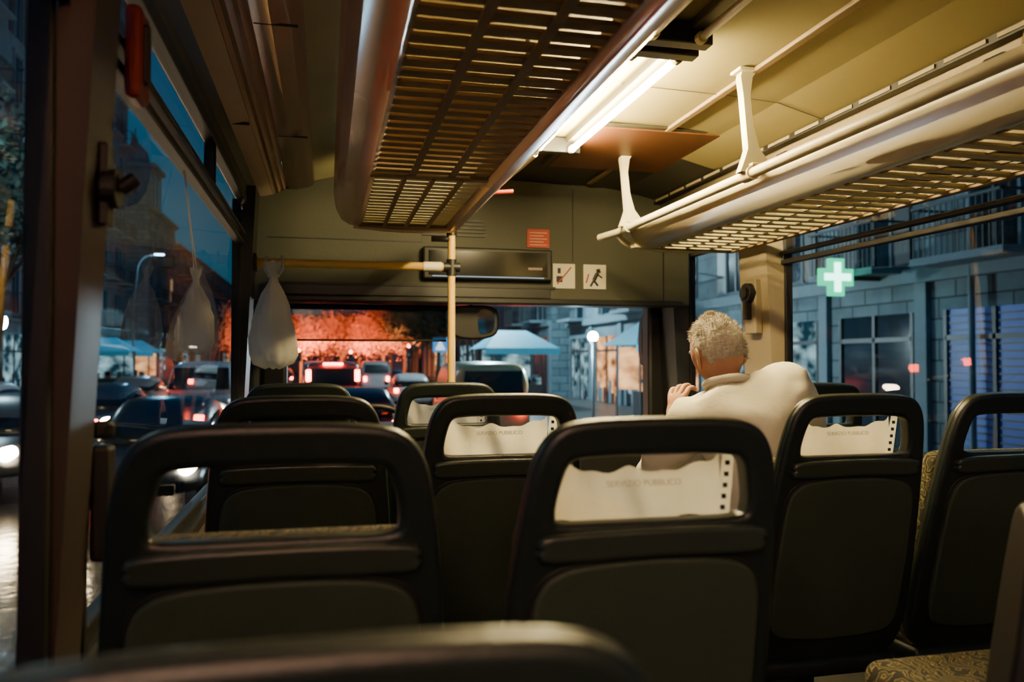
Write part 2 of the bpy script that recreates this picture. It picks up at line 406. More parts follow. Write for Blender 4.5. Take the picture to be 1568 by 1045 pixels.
# ---- left luggage rack
lr=empty('luggage_rack')
RY0=-3.0; RY1=3.78
ribbon('duct_profile',[(.09,1.0),(.05,.95),(.032,.88),(.03,.78),(.04,.71),(.065,.66),(.10,.638),(.14,.632),(.158,.645),(.16,.68)],RY0,RY1,M_alu,lr,th=.006,smooth=True)
MB().poly([(.09,RY1,1.0),(.03,RY1,.82),(.035,RY1,.74),(.065,RY1,.66),(.10,RY1,.638),(.14,RY1,.632),(.16,RY1,.68),(.16,RY1,1.0)]).obj('duct_end',[M_dk],lr)
ribbon('edge_profile',[(.545,.66),(.548,.635),(.57,.622),(.60,.625),(.625,.645),(.632,.68),(.62,.71),(.60,.715)],RY0,RY1,M_alu,lr,th=.006,smooth=True)
ribbon('edge_inner',[(.60,.715),(.57,.70),(.55,.66)],RY0,RY1,M_slat,lr,th=.004)
mb=MB(); y=RY0
while y<2.70:
    mb.box((.15,y,.640),(.55,y+.040,.650)); y+=.066
for x in (.285,.42): mb.box((x-.012,RY0,.634),(x+.012,2.74,.6405))
mb.obj('slats',[M_slat],lr,.002)
mb=MB(); y=2.78
while y<3.72:
    mb.box((.16,y,.640),(.55,y+.05,.650)); y+=.062
for x in (.26,.36,.46): mb.box((x-.008,2.74,.626),(x+.008,3.76,.6405),1)
mb.box((.14,3.74,.625),(.56,3.78,.66),1).box((.14,2.72,.63),(.56,2.76,.655),1)
mb.obj('front_slats',[M_slatY,M_slat],lr,.002)  # lighter slat colour here stands in for light from the nearby tubes
tube('front_bar',[(.12,3.79,.632),(.36,3.81,.622),(.60,3.79,.63)],.012,M_alu,lr,smooth_curve=True)
for y in (-.5,1.0,2.4,3.6): tube('hanger',[(.61,y,.71),(.61,y,1.01)],.008,M_dk,lr)

# ---- right luggage rack
rr=empty('luggage_rack')
X0=1.40; Z0=.635
tube('handrail',[(X0-.04,3.86,Z0-.005),(X0,3.7,Z0),(X0,RY0,Z0)],.018,M_cream,rr)
ribbon('lip',[(1.445,.655),(1.45,.625),(1.465,.595),(1.495,.572),(1.53,.56),(1.57,.555)],RY0,3.66,M_lip,rr,th=.008,smooth=True)
ribbon('lip_inside',[(1.445,.655),(1.48,.65),(1.52,.60),(1.57,.565)],RY0,3.66,M_slat,rr,th=.004,smooth=True)
mb=MB(); y=RY0
while y<3.66:
    mb.box((1.57,y,.552),(2.0,y+.036,.562)); y+=.084
for x in (1.60,1.73,1.86,1.98): mb.box((x-.006,RY0,.555),(x+.006,3.68,.566),1)
mb.box((1.46,3.63,.552),(2.02,3.69,.585)).box((1.98,RY0,.545),(2.01,3.69,.575),1)
mb.obj('slats',[M_slatY,M_slat],rr,.002)
tube('front_bar',[(1.40,3.72,.63),(1.46,3.74,.585),(1.58,3.74,.565),(2.03,3.72,.565)],.014,M_cream,rr,smooth_curve=True)
for yy in (1.30,2.45,3.58):
    def br(pts,w,nm):
        mb=MB()
        for i in range(len(pts)-1):
            x0,z0,h0=pts[i];x1,z1,h1=pts[i+1]
            a=[(x0-h0,yy-w,z0),(x0+h0,yy-w,z0),(x0+h0,yy+w,z0),(x0-h0,yy+w,z0)]
            b=[(x1-h1,yy-w,z1),(x1+h1,yy-w,z1),(x1+h1,yy+w,z1),(x1-h1,yy+w,z1)]
            for k in range(4):
                j=(k+1)%4; mb.poly([a[k],a[j],b[j],b[k]])
        return mb.obj(nm,[M_cream],rr)
    br([(1.40,.995,.03),(1.385,.965,.022),(1.385,.90,.013),(1.395,.80,.014),(1.41,.72,.022),(1.42,.68,.045),(1.43,.64,.07)],.018,'bracket')
    tube('bracket_foot',[(1.395,yy,.66),(1.46,yy,.67),(1.56,yy,.69),(1.63,yy,.70)],.012,M_cream,rr)
    MB().box((1.39,yy-.04,.655),(1.66,yy+.04,.668)).obj('bracket_plate',[M_cream],rr,.004)
    box('ceiling_plate',(1.35,yy-.035,.982),(1.43,yy+.035,.994),M_cream,rr,.004)
    tube('clamp',[(X0,yy-.03,Z0),(X0,yy+.03,Z0)],.024,M_lip,rr)
for yy in (.6,1.9,3.0):
    tube('side_strut',[(1.60,yy,.565),(1.75,yy,.70),(1.95,yy,.84)],.010,M_pillR,rr)
    box('strut_plate',(1.86,yy-.04,.82),(1.945,yy+.04,.88),M_dk,rr,.01)
gh_=empty('grab_handle')
tube('loop',[(1.93,1.95,.86),(1.88,1.955,.84),(1.86,2.02,.83),(1.88,2.085,.84),(1.93,2.09,.86)],.011,M_cream,gh_,smooth_curve=True)

# ---- ceiling lights
def light(name,ya,yb,m,lit=True):
    e=empty(name)
    mb=MB()
    for i,x in enumerate((.91,1.06)):
        mb.box((x-.022,ya-.05,.975),(x+.022,yb+.05,1.005),0)
        mb.cyl((x,ya-.03,.942),(x,ya-.005,.942),.018,2).cyl((x,yb+.005,.942),(x,yb+.03,.942),.018,2)
    for a,b in ((ya-.08,ya-.03),(yb+.03,yb+.08)):
        mb.box((.865,a,.93),(1.105,b,.998),1)
    mb.obj('housing',[M_house,M_dk,M_cream],e,.004)
    for i,x in enumerate((.91,1.06)):
        MB().cyl((x,ya,.942),(x,yb,.942),.0125,0,16).obj('tube_%d'%(i+1),[m],e,smooth=True)
M_off=mat('unlit_tube',(.5,.47,.38),.3)
light('ceiling_light',2.30,3.36,M_tube)
light('ceiling_light',1.1,2.1,M_off)
light('ceiling_light',-.1,.85,M_off)
light('ceiling_light',-2.2,-1.2,M_tubeR)
# added fill lamp behind the camera, brightens the left cove panels
rl=empty('window_strip_lamp')
box('bezel',(-.348,-2.7,.66),(-.330,.10,.74),M_cream,rl,.004); box('lens',(-.331,-2.68,.675),(-.313,.08,.73),emis('strip_lamp_lens',(1,.62,.42),150),rl,.006)

# ---- poles
gp=empty('grab_pole')
tube('pole',[(.60,3.9,FL),(.60,3.9,.66)],.019,M_yel,gp)
tube('crossbar',[(-.33,3.9,.462),(.56,3.9,.462)],.020,M_yel,gp)
tube('joint_sleeve',[(.46,3.9,.462),(.55,3.9,.462)],.024,M_yelL,gp)
tube('joint_collar',[(.60,3.9,.42),(.60,3.9,.50)],.025,M_dk,gp)
tube('joint_cap',[(.56,3.9,.462),(.64,3.9,.462)],.024,M_dk,gp)
tube('top_elbow',[(.60,3.9,.62),(.60,3.9,.68)],.026,M_dk,gp)
tube('upper_rail',[(.60,3.9,.66),(.68,3.5,.73),(.79,3.0,.81)],.014,M_cream,gp)
tube('upper_rail_mount',[(.79,3.0,.81),(.80,2.97,1.0)],.014,M_dk,gp)
tube('rail_clip',[(.70,3.42,.74),(.80,3.42,.75)],.010,M_red,gp)
tube('lower_clamp',[(.50,3.9,.60),(.60,3.9,.60)],.014,M_dk,gp)
box('wall_flange',(-.345,3.86,.42),(-.32,3.94,.50),M_dk,gp,.006)

# ---- small fittings on pillars
rb=empty('emergency_hammer_box')
box('case',(-.355,1.52,.47),(-.325,1.60,.64),M_red,rb,.012); box('handle',(-.33,1.54,.50),(-.315,1.56,.61),M_dk,rb,.006)
ch=empty('coat_hook')
MB().cyl((-.345,1.36,.27),(-.32,1.36,.27),.032,0,20).cyl((-.32,1.36,.27),(-.295,1.36,.29),.012,0).box((-.347,1.34,.21),(-.332,1.38,.34)).obj('hook_body',[M_blk],ch,.004)
lb=empty('seat_belt_latch')
MB().box((-.375,1.42,-.33),(-.345,1.47,-.14)).cyl((-.36,1.44,-.13),(-.36,1.44,-.10),.018,0).obj('latch_body',[M_blk],lb,.008)
kn=empty('door_emergency_valve')
MB().box((2.03,3.50,.13),(2.07,3.60,.40),1).cyl((2.05,3.55,.33),(2.0,3.55,.33),.05,0,24).cyl((2.0,3.55,.33),(1.985,3.55,.33),.03,0,24).box((1.995,3.535,.20),(2.035,3.565,.30),0).obj('valve_body',[M_blk,M_pillR],kn,.006)

# ---- hanging plastic bag, and a second one modelled as its window reflection
def plastic_bag(x0,y0,ztop,s,m,ph,bar_y):
    pb=empty('plastic_bag')  # also used for the modelled reflection
    bm=bmesh.new(); rings=[(0,.030),(-.03,.026),(-.065,.013),(-.095,.020),(-.14,.045),(-.20,.068),(-.27,.086),(-.34,.095),(-.41,.095),(-.45,.08),(-.47,.035)]
    prev=None
    for z,r in rings:
        vs_=[]
        for k in range(40):
            t=2*math.pi*k/40
            rr_=s*r*(1+.12*math.sin(5*t+z*9+ph)+.09*math.sin(11*t+z*22)+.05*math.sin(17*t-z*30+ph))
            vs_.append(bm.verts.new((x0+rr_*math.cos(t),y0+rr_*.7*math.sin(t),ztop+s*z+s*.01*math.sin(3*t+ph))))
        if prev:
            for k in range(40): bm.faces.new((prev[k],prev[(k+1)%40],vs_[(k+1)%40],vs_[k]))
        prev=vs_
    bm.faces.new(prev)
    me=bpy.data.meshes.new('sack'); bm.to_mesh(me); bm.free(); me.materials.append(m)
    for p in me.polygons: p.use_smooth=True
    link(bpy.data.objects.new('sack',me),pb)
    return pb
pb=plastic_bag(-.235,3.72,.44,1,M_bag,0,3.9)
for dx in (-.02,.02):
    tube('handle',[(-.235+dx,3.73,.38),(-.24+dx*2,3.84,.44),(-.24+dx*1.5,3.9,.490),(-.24+dx,3.93,.44),(-.235+dx,3.76,.39)],.006,M_bag,pb,smooth_curve=True)
pb=plastic_bag(-.335,2.22,.24,.47,M_bagRefl,2,2.3)  # stands in for the first bag's reflection in the left window
tube('handle',[(-.338,2.22,.22),(-.352,2.22,.36),(-.368,2.22,.50)],.0018,M_bagRefl,pb,smooth_curve=True)
tube('handle',[(-.332,2.225,.22),(-.350,2.225,.36),(-.366,2.225,.50)],.0018,M_bagRefl,pb,smooth_curve=True)

# ------------------------------------------------------------ seats
TOP=1.105
def recl(x,y,z): return (x,y+(TOP-z)*.24,z)
half=[(0,1.100),(.10,1.098),(.152,1.088),(.180,1.055),(.194,1.00),(.203,.93),(.211,.85),(.222,.70),(.228,.55),(.215,.42),(.16,.38),(0,.375)]
outer=[(x,z) for x,z in half]+[(-x,z) for x,z in half[-2:0:-1]]
hole=[(0,1.066),(.11,1.064),(.148,1.054),(.164,1.02),(.172,.965),(.155,.940),(.08,.937),(0,.937),(-.08,.937),(-.155,.940),(-.172,.965),(-.164,1.02),(-.148,1.054),(-.11,1.064)]
panel=[(0,.882),(.10,.878),(.155,.865),(.18,.83),(.188,.75),(.192,.6),(.18,.47),(.1,.445),(0,.44),(-.1,.445),(-.18,.47),(-.192,.6),(-.188,.75),(-.18,.83),(-.155,.865),(-.10,.878)]
tmp=empty('tmp')
sm={}
sm['back_shell']=plate('back_shell',[catmull(outer,5),catmull(hole,5)],.010,.012,M_seat,tmp,recl)
ol=catmull(outer,4)
pts=[recl(x,.004,z) for x,z in ol]
sm['back_rim']=tube('back_rim',[Vector(p) for p in pts],.014,M_rim,tmp,cyc=True)
sm['rear_panel']=plate('rear_panel',[catmull(panel,5)],.006,.007,M_panel,tmp,recl,loc_y=-.024)
groove=[(x*1.05,z+(.008 if z>.6 else -.008)) for x,z in panel]
sm['panel_groove']=plate('panel_groove',[catmull(groove,5)],.002,.002,M_blk,tmp,recl,loc_y=-.021)
ledge=[(-.165,.928),(0,.932),(.165,.928),(.174,.914),(.165,.900),(0,.903),(-.165,.900),(-.174,.914)]
sm['rear_ledge']=plate('rear_ledge',[catmull(ledge,4)],.014,.008,M_rim,tmp,recl,loc_y=-.02)
def softbox(name,lo,hi,bev,m,fn=None):
    o=MB().box(lo,hi).obj('x',[m])
    b=o.modifiers.new('b','BEVEL'); b.width=bev; b.segments=5
    o=to_mesh(o,name,tmp)
    if fn:
        for v in o.data.vertices: v.co=fn(*v.co)
    return o
sm['back_cushion']=softbox('back_cushion',(-.205,.02,.42),(.205,.095,.945),.03,M_fab,recl)
sm['seat_cushion']=softbox('seat_cushion',(-.215,.16,.36),(.215,.66,.47),.035,M_fab)
sm['seat_pan']=softbox('seat_pan',(-.22,.14,.32),(.22,.64,.375),.02,M_seat)
mb=MB().box((-.03,.25,.0),(.03,.55,.33)).box((-.16,.2,0),(.16,.6,.025)); sm['pedestal']=mb.obj('pedestal',[M_dk],tmp,.006)
pad=softbox('headrest_pad',(-.125,.022,.90),(.125,.085,1.085),.028,M_seat,recl)
bm=bmesh.new(); nx,nz=32,12; grid=[]
for i in range(nx+1):
    u=i/nx; x=-.158+u*.285; row=[]
    top=1.024+.030*(abs(2*u-1)**5)+.004*math.sin(u*17)+.003*math.sin(u*31)
    for j in range(nz+1):
        w=j/nz; z=.93+(top-.93)*w
        y=.034+.007*math.sin(u*9+w*4)+.005*math.sin(u*23+w*2)
        row.append(bm.verts.new(recl(x,y,z)))
    grid.append(row)
for i in range(nx):
    for j in range(nz): bm.faces.new((grid[i][j],grid[i+1][j],grid[i+1][j+1],grid[i][j+1]))
me=bpy.data.meshes.new('headrest_cover'); bm.to_mesh(me); bm.free(); me.materials.append(M_cover)
for p in me.polygons: p.use_smooth=True
cov=link(bpy.data.objects.new('headrest_cover',me),tmp)
tx=text('cover_print','SERVIZIO PUBBLICO',.014,(-.01,.033,1.006),(R(90-13),0,0),M_ink,tmp)
st=MB()
for k in range(5):
    z=.952+k*.019; p=recl(0,.03,z); st.box((.139,p[1],z),(.147,p[1]+.002,z+.008))
strip=MB()
p0=recl(.130,.034,.935);p1=recl(.158,.034,.935);p2=recl(.154,.034,1.06);p3=recl(.134,.034,1.06)
strip.poly([p0,p1,p2,p3]); strip=strip.obj('cover_strap',[M_cover],tmp); stm=st.obj('strap_holes',[M_dk],tmp)
covers=[cov,tx,strip,stm]
def seat(x,y,kind=None,sc=1.0,rot=0,name='passenger_seat',dz=0):
    e=empty(name,(x,y,FL+dz)); e.scale=(sc,1,1); e.rotation_euler=(0,0,R(rot))
    for k,o in sm.items():
        n=bpy.data.objects.new(k,o.data); link(n,e)
        for md in o.modifiers:
            m2=n.modifiers.new(md.name,md.type)
            if md.type=='EDGE_SPLIT': m2.split_angle=md.split_angle
            if md.type=='BEVEL': m2.width=md.width; m2.limit_method='ANGLE'
    if kind=='cover':
        for o in covers: link(bpy.data.objects.new(o.name.split('.')[0],o.data),e)
    if kind=='pad': link(bpy.data.objects.new('headrest_pad',pad.data),e)
    return e
seat(-.065,1.15,None,1.06)
seat(.50,1.15,'cover')
seat(-.065,2.05,'pad'); seat(.46,2.05,'cover')
seat(-.10,3.12,'pad'); seat(.47,3.12,'cover')
seat(1.36,1.83,'cover'); seat(1.86,1.83,None)
seat(1.86,2.75,None)
seat(1.32,.84,None,dz=.10)
box('floor_podium',(1.05,.84,FL),(2.12,1.55,FL+.10),M_dk,None,.01)
seat(-.01,.50,None,dz=-.083,sc=1.18)
for o in list(sm.values())+covers+[pad]: bpy.data.objects.remove(o)
bpy.data.objects.remove(tmp)
ar=empty('armrest')
plate('pad',[catmull([(0,.0),(.05,-.01),(.06,.2),(.045,.40),(.0,.415),(-.03,.38),(-.04,.2)],5)],.014,.012,M_blk,ar)
ar.location=(1.0,1.02,-.65); ar.rotation_euler=(R(8),0,R(60))
tube('pivot',[(0,0,.03),(.0,.0,-.54)],.016,M_dk,ar)

# ------------------------------------------------------------ man
man=empty('seated_man')
def skin(name,nodes,edges,mats,parent,sub=2,root=0):
    me=bpy.data.meshes.new('sk'); me.from_pydata([n[0] for n in nodes],edges,[])
    o=bpy.data.objects.new('sk',me); C.objects.link(o)
    o.modifiers.new('skin','SKIN')
    for i,n in enumerate(nodes):
        r=n[1]; me.skin_vertices[0].data[i].radius=(r,r) if not isinstance(r,tuple) else r
        me.skin_vertices[0].data[i].use_root=(i==root)
    s=o.modifiers.new('sub','SUBSURF'); s.levels=sub; s.render_levels=sub
    n=to_mesh(o,name,parent)
    n.data.materials.clear()
    for m in mats: n.data.materials.append(m)
    return n
B=[((1.31,2.16,-.60),.155),
   ((1.30,2.17,-.42),.150),
   ((1.27,2.20,-.27),.158),
   ((1.26,2.22,-.155),.128),
   ((1.215,2.25,-.095),.062),
   ((1.20,2.27,-.04),.052),
   ((1.09,2.26,-.19),.090),
   ((1.39,2.22,-.095),.098),
   ((1.03,2.38,-.34),.060),
   ((1.03,2.50,-.45),.050),
   ((1.08,2.49,-.31),.042),
   ((1.11,2.445,-.20),.030),
   ((1.51,2.29,-.25),.072),
   ((1.54,2.38,-.41),.052),
   ((1.49,2.50,-.50),.040),
   ((1.42,2.56,-.52),.028),
   ((1.22,2.20,-.63),.105),((1.20,2.62,-.62),.075),((1.20,2.66,-.85),.058),((1.20,2.64,-1.10),.04),
   ((1.40,2.20,-.63),.105),((1.43,2.62,-.62),.075),((1.43,2.66,-.85),.058),((1.43,2.64,-1.10),.04)]
E=[(0,1),(1,2),(2,3),(3,4),(4,5),(3,6),(3,7),(6,8),(8,9),(9,10),(10,11),(7,12),(12,13),(13,14),(14,15),(0,16),(16,17),(17,18),(18,19),(0,20),(20,21),(21,22),(22,23)]
body=skin('body',B,E,[M_shirt,M_skin,M_trou],man,3)
for p in body.data.polygons:
    c=p.center; mi=0
    if c.z<-.60 or (c.y>2.36 and c.z<-.54 and 1.1<c.x<1.55): mi=2
    if (1.0<c.x<1.2 and c.y>2.40) and c.z>-.41: mi=1
    if c.y>2.46 and c.x>1.36 and c.z>-.56 and c.x<1.52: mi=1
    if c.z>-.072 and c.x<1.27 and (Vector((c.x,c.y))-Vector((1.2,2.27))).length<.07: mi=1
    p.material_index=mi
for v in body.data.vertices:
    q=Vector((v.co.x*7+v.co.z*5,v.co.y*7,v.co.z*16-v.co.x*8))
    n_=noise.noise(v.co*9)*.012+abs(noise.noise(q))*.020+noise.noise(v.co*26)*.004
    v.co+=v.normal*n_
for x in (1.20,1.43):
    MB().box((x-.045,2.57,FL),(x+.045,2.84,FL+.085)).obj('shoe',[M_blk],man,.03,True,4)
tube('collar',[(1.215+.066*math.cos(t*math.pi/8),2.262+.066*math.sin(t*math.pi/8),-.070-.018*math.sin(t*math.pi/8)) for t in range(16)],.014,M_shirt,man,cyc=True)
def head(parent,M):
    bm=bmesh.new(); bmesh.ops.create_uvsphere(bm,u_segments=48,v_segments=36,radius=1)
    for v in bm.verts:
        x,y,z=v.co
        X=x*.082;Yy=y*.100;Z=z*.122
        if z<0:
            X*=1-.26*(-z)**1.3
            if y<0: Yy*=1-.36*(-z)**1.2
            else: Yy*=1-.10*(-z)
        if y>0: X*=1-.08*y
        g=math.exp(-((x/.16)**2+((z+.12)/.17)**2))*(y>0); Yy+=.026*g
        g=math.exp(-((x/.45)**2+((z-.14)/.10)**2))*(y>0); Yy+=.006*g
        for sx in (-.36,.36):
            g=math.exp(-(((x-sx)/.16)**2+((z-.0)/.1)**2))*(y>0); Yy-=.010*g
        g=math.exp(-((x/.3)**2+((z+.45)/.04)**2))*(y>0); Yy-=.004*g
        g=math.exp(-((x/.3)**2+((z+.40)/.05)**2))*(y>0)+math.exp(-((x/.3)**2+((z+.51)/.05)**2))*(y>0); Yy+=.005*g
        g=math.exp(-((x/.3)**2+((z+.80)/.15)**2))*(y>0); Yy+=.008*g
        v.co=(X,Yy,Z)
    me=bpy.data.meshes.new('head'); bm.to_mesh(me)
    for p in me.polygons: p.use_smooth=True
    me.materials.append(M_skin); me.transform(M)
    link(bpy.data.objects.new('head',me),parent)
    for sx in (-1,1):
        b2=bmesh.new(); bmesh.ops.create_uvsphere(b2,u_segments=20,v_segments=16,radius=1)
        for v in b2.verts:
            x,y,z=v.co
            d=math.hypot(y,z)
            yy=y*.022*(1+.25*z); zz=z*.038
            xx=x*.008 + sx*(-.006*math.exp(-(d/.5)**2)*1)
            v.co=(xx+sx*(.087-.50*yy),yy-.006,zz-.018)
        mm=bpy.data.meshes.new('ear'); b2.to_mesh(mm); b2.free(); mm.materials.append(M_skin)
        for p in mm.polygons: p.use_smooth=True
        mm.transform(M); link(bpy.data.objects.new('ear',mm),parent)
        b2=bmesh.new(); bmesh.ops.create_uvsphere(b2,u_segments=16,v_segments=12,radius=.0115)
        mm=bpy.data.meshes.new('eye'); b2.to_mesh(mm); b2.free(); mm.materials.append(mat('eye_white',(.3,.28,.24),.2)); mm.transform(M@Matrix.Translation((sx*.029,.078,.0)))
        for p in mm.polygons: p.use_smooth=True
        link(bpy.data.objects.new('eye',mm),parent)
        tube('eyebrow',[M@Vector((sx*.013,.101,.021)),M@Vector((sx*.03,.098,.026)),M@Vector((sx*.045,.085,.02))],.004,M_hair,parent)
    def ishair(n):
        x,y,z=n
        if z>.62: return y<.62
        if y>.30: return z>.45 and y<.55
        if abs(x)>.72 and y>-.30: return z>.12 and y<.12
        return z>-.36-.12*y
    hm=bmesh.new()
    bm.verts.ensure_lookup_table(); bm.normal_update()
    def nz(c): return (c.x/.082,c.y/.100,c.z/.122)
    vm={}
    for f in bm.faces:
        if ishair(nz(f.calc_center_median())):
            vs_=[]
            for v in f.verts:
                if v.index not in vm:
                    vm[v.index]=hm.verts.new(v.co+v.normal*(.003+.003*noise.noise(v.co*60)))
                vs_.append(vm[v.index])
            hm.faces.new(vs_)
    rg=random.Random(3)
    faces=[f for f in bm.faces if ishair(nz(f.calc_center_median()))]
    for _ in range(16000):
        f=rg.choice(faces)
        w=[rg.random() for _ in f.verts]; s=sum(w)
        p=sum((v.co*(a/s) for v,a in zip(f.verts,w)),Vector())
        nrm=f.normal
        d=(nrm*.8+Vector((rg.uniform(-.6,.6),rg.uniform(-.6,.6),rg.uniform(-1.0,.1)))).normalized()
        clump=.4+1.1*abs(noise.noise(p*70))
        ln=rg.uniform(.012,.024)*clump; side=d.cross(nrm)
        if side.length<1e-4: continue
        side=side.normalized()*.0011
        hm.faces.new((hm.verts.new(p-side),hm.verts.new(p+side),hm.verts.new(p+d*ln)))
    hme=bpy.data.meshes.new('hair'); hm.to_mesh(hme); hm.free(); bm.free(); hme.materials.append(M_hair)
    hme.transform(M); link(bpy.data.objects.new('hair',hme),parent)
head(man,Matrix.Translation((1.205,2.31,.028))@Matrix.Rotation(R(10),4,'Z')@Matrix.Rotation(R(-12),4,'X')@Matrix.Rotation(R(-6),4,'Y')@Matrix.Scale(.96,4))
def hand(name,M,side,curl,parent):
    N=[((0,0,0),.025),((0,.035,0),(.030,.018)),((0,.06,0),(.034,.016))]; Ed=[(0,1),(1,2)]
    for k,(x,L) in enumerate(((-.030,.070),(-.010,.080),(.010,.075),(.029,.060))):
        y=.088-.004*abs(k-1.2); a=R(curl*.35)
        i=len(N); N.append(((x,y,0),.0100)); Ed.append((2,i))
        p=Vector((x,y,0)); 
        for s,(fr,r) in enumerate(((.45,.0090),(.30,.0085),(.25,.0070))):
            p=p+Vector((x*.08,math.cos(a)*L*fr,-math.sin(a)*L*fr)); a+=R(curl*(1,.8,.5)[s])
            N.append((tuple(p),r)); Ed.append((i+s,i+s+1))
    i=len(N)
    for j,(p,r) in enumerate((((-.030,.020,-.004),.014),((-.052,.042,-.014),.011),((-.056,.064,-.028),.0095),((-.048,.082,-.040),.008))):
        N.append((p,r)); Ed.append((1 if j==0 else i+j-1,i+j))
    N=[((p[0]*side,p[1],p[2]),r) for p,r in N]
    o=skin(name,N,Ed,[M_skin],parent,2); o.data.transform(M); return o
# left hand cupped towards the chin, back of the hand outwards
hand('hand_left',Matrix.Translation((1.112,2.445,-.195))@Matrix.Rotation(R(-60),4,'Z')@Matrix.Rotation(R(70),4,'X'),-1,48,man)
hand('hand_right',Matrix.Translation((1.42,2.56,-.515))@Matrix.Rotation(R(40),4,'Z')@Matrix.Rotation(R(-8),4,'X'),1,25,man)

# ------------------------------------------------------------ outside
M_road=mat('wet_asphalt',(.016,.018,.02),.16,var=.3,vs=.6,bump=.6,bs=5)
M_pave=mat('sidewalk_paving',(.05,.055,.055),.35,var=.2,bump=.3,bs=4)
MB().box((-10,-30,GR-.1),(6.0,200,GR)).obj('street_road',[M_road])
MB().box((6.0,-30,GR-.1),(11.95,200,GR+.14)).obj('street_sidewalk',[M_pave])
MB().box((-14.95,-30,GR-.1),(-10,200,GR+.14)).obj('street_sidewalk',[M_pave])
M_stone=brickmat('stone_blocks',(.18,.27,.31),(.11,.18,.22),(.03,.05,.06))
M_plast=brickmat('plaster_wall',(.18,.27,.31),(.16,.24,.28),(.12,.17,.2),bw=4,rh=3.4)
M_wdark=mat('dark_window',(.008,.02,.03),.1)
M_trim=mat('stone_trim',(.12,.18,.21),.8)
M_shut=mat('blue_shutter',(.006,.09,.46),.5)
M_iron=mat('balcony_iron',(.02,.03,.035),.5)
M_shopW=shopmat('shop_window_cool',(.01,.04,.06),(.55,.9,1.0),1.1)
M_shopO=shopmat('shop_window_warm',(.16,.04,.012),(1,.52,.22),2.4,3,.35,.7)
M_lit=emis('lit_window',(1,.6,.25),.8)
def building(name,xf,s,y0,y1,z0,z1,wall,bay=3.6,shops=True,depth=8,gh=4.2,bal=True,rnd=1,kinds=(3,3,4,5,2,3)):
    rg=random.Random(rnd); mb=MB()
    def bx(xa,xb,ya,yb,za,zb,mi): 
        a=xf+s*xa;b=xf+s*xb; mb.box((min(a,b),ya,za),(max(a,b),yb,zb),mi)
    bx(0,depth,y0,y1,z0,z1,0)
    bx(-.35,.1,y0,y1,z1-.3,z1,1)
    n=max(1,int((y1-y0)/bay)); bw=(y1-y0)/n
    if shops:
        bx(-.25,0,y0,y1,z0+gh-.3,z0+gh,1)
    for i in range(n):
        yc=y0+(i+.5)*bw
        if shops:
            k=kinds[i%len(kinds)] if len(kinds)!=6 else rg.choice(kinds)
            bx(-.03,0,yc-bw*.36,yc+bw*.36,z0+.1,z0+gh-.9,k)
            bx(-.12,0,yc-bw*.5,yc-bw*.40,z0,z0+gh-.3,1)
            for m_ in (-.36,.0,.36): bx(-.08,0,yc+bw*m_-.04,yc+bw*m_+.04,z0,z0+gh-.9,6)
            bx(-.08,0,yc-bw*.36,yc+bw*.36,z0+2.4,z0+2.5,6)
            if k in (3,4):
                for q in range(7):
                    yy=yc-bw*.34+q*bw*.1; h=rg.uniform(.3,1.3)
                    bx(-.06,-.03,yy,yy+bw*rg.uniform(.03,.08),z0+.1,z0+.1+h,rg.choice((1,2,2,6)))
            if k==5:
                z=z0+.2
                while z<z0+gh-1: bx(-.05,0,yc-bw*.35,yc+bw*.35,z,z+.03,6); z+=.14
        z=z0+(gh if shops else 1.0)
        while z+3.0<z1:
            wz=z+.9 if not bal else z+.15
            lit=rg.random()<.06
            bx(-.03,0,yc-.55,yc+.55,wz,z+2.6,7 if lit else 2)
            for a in (-.62,.55): bx(-.08,0,yc+a,yc+a+.07,wz-.05,z+2.7,1)
            bx(-.15,0,yc-.75,yc+.75,z+2.68,z+2.85,1)
            bx(-.06,0,yc-.03,yc+.03,wz,z+2.6,6)
            if rg.random()<.6:
                bx(-.06,0,yc-1.15,yc-.64,wz,z+2.6,6); bx(-.06,0,yc+.64,yc+1.15,wz,z+2.6,6)
            if bal and rg.random()<.75:
                bx(-.95,0,yc-1.1,yc+1.1,z-.08,z+.06,1)
                bx(-.95,-.91,yc-1.1,yc+1.1,z+1.0,z+1.05,6)
                for q in (-1.1,1.06): bx(-.95,0,yc+q,yc+q+.04,z+1.0,z+1.05,6)
                q=-1.1
                while q<1.1: bx(-.94,-.92,yc+q,yc+q+.02,z+.06,z+1.0,6); q+=.14
            z+=3.4
    return mb.obj(name,[wall,M_trim,M_wdark,M_shopW,M_shopO,M_shut,M_iron,M_lit])
building('apartment_building',12,1,-6,20.5,GR,14,M_stone,bay=3.3,gh=3.9,rnd=4,kinds=(5,2,5,5,5,5,2,3))
building('apartment_building',12.4,1,20.5,40,GR,16,M_plast,bay=3.9,gh=4.0,rnd=8,kinds=(3,4,3,4,3))
building('apartment_building',12.0,1,42,130,GR,15,M_stone,bay=4.4,gh=4.2,rnd=5)
building('apartment_building',-15,-1,5,66,GR,27,M_plast,bay=4.0,gh=4.2,rnd=6)
building('apartment_building',-15,-1,74,86,GR,13.5,M_stone,bay=4.0,gh=4.0,rnd=9)
building('apartment_building',-15,-1,86,150,GR,12,M_plast,bay=4.2,gh=4.0,rnd=10)
bt=empty('bell_tower')
mb=MB().box((-19,76,13.5),(-15.2,80,17.5)).box((-19.3,75.7,17.2),(-14.9,80.3,17.6),1)
for a in (0,1): mb.box((-15.25,76.7+a*1.6,14),(-15.15,77.5+a*1.6,16.6),2)
mb.cyl((-17.1,78,17.6),(-17.1,78,19),1.4,0,16,1.1).cyl((-17.1,78,19),(-17.1,78,20),1.1,1,16,.2).cyl((-17.1,78,20),(-17.1,78,21.2),.08,1,6)
mb.obj('tower_body',[M_plast,M_trim,M_wdark],bt)
pc=empty('pharmacy_cross_sign')
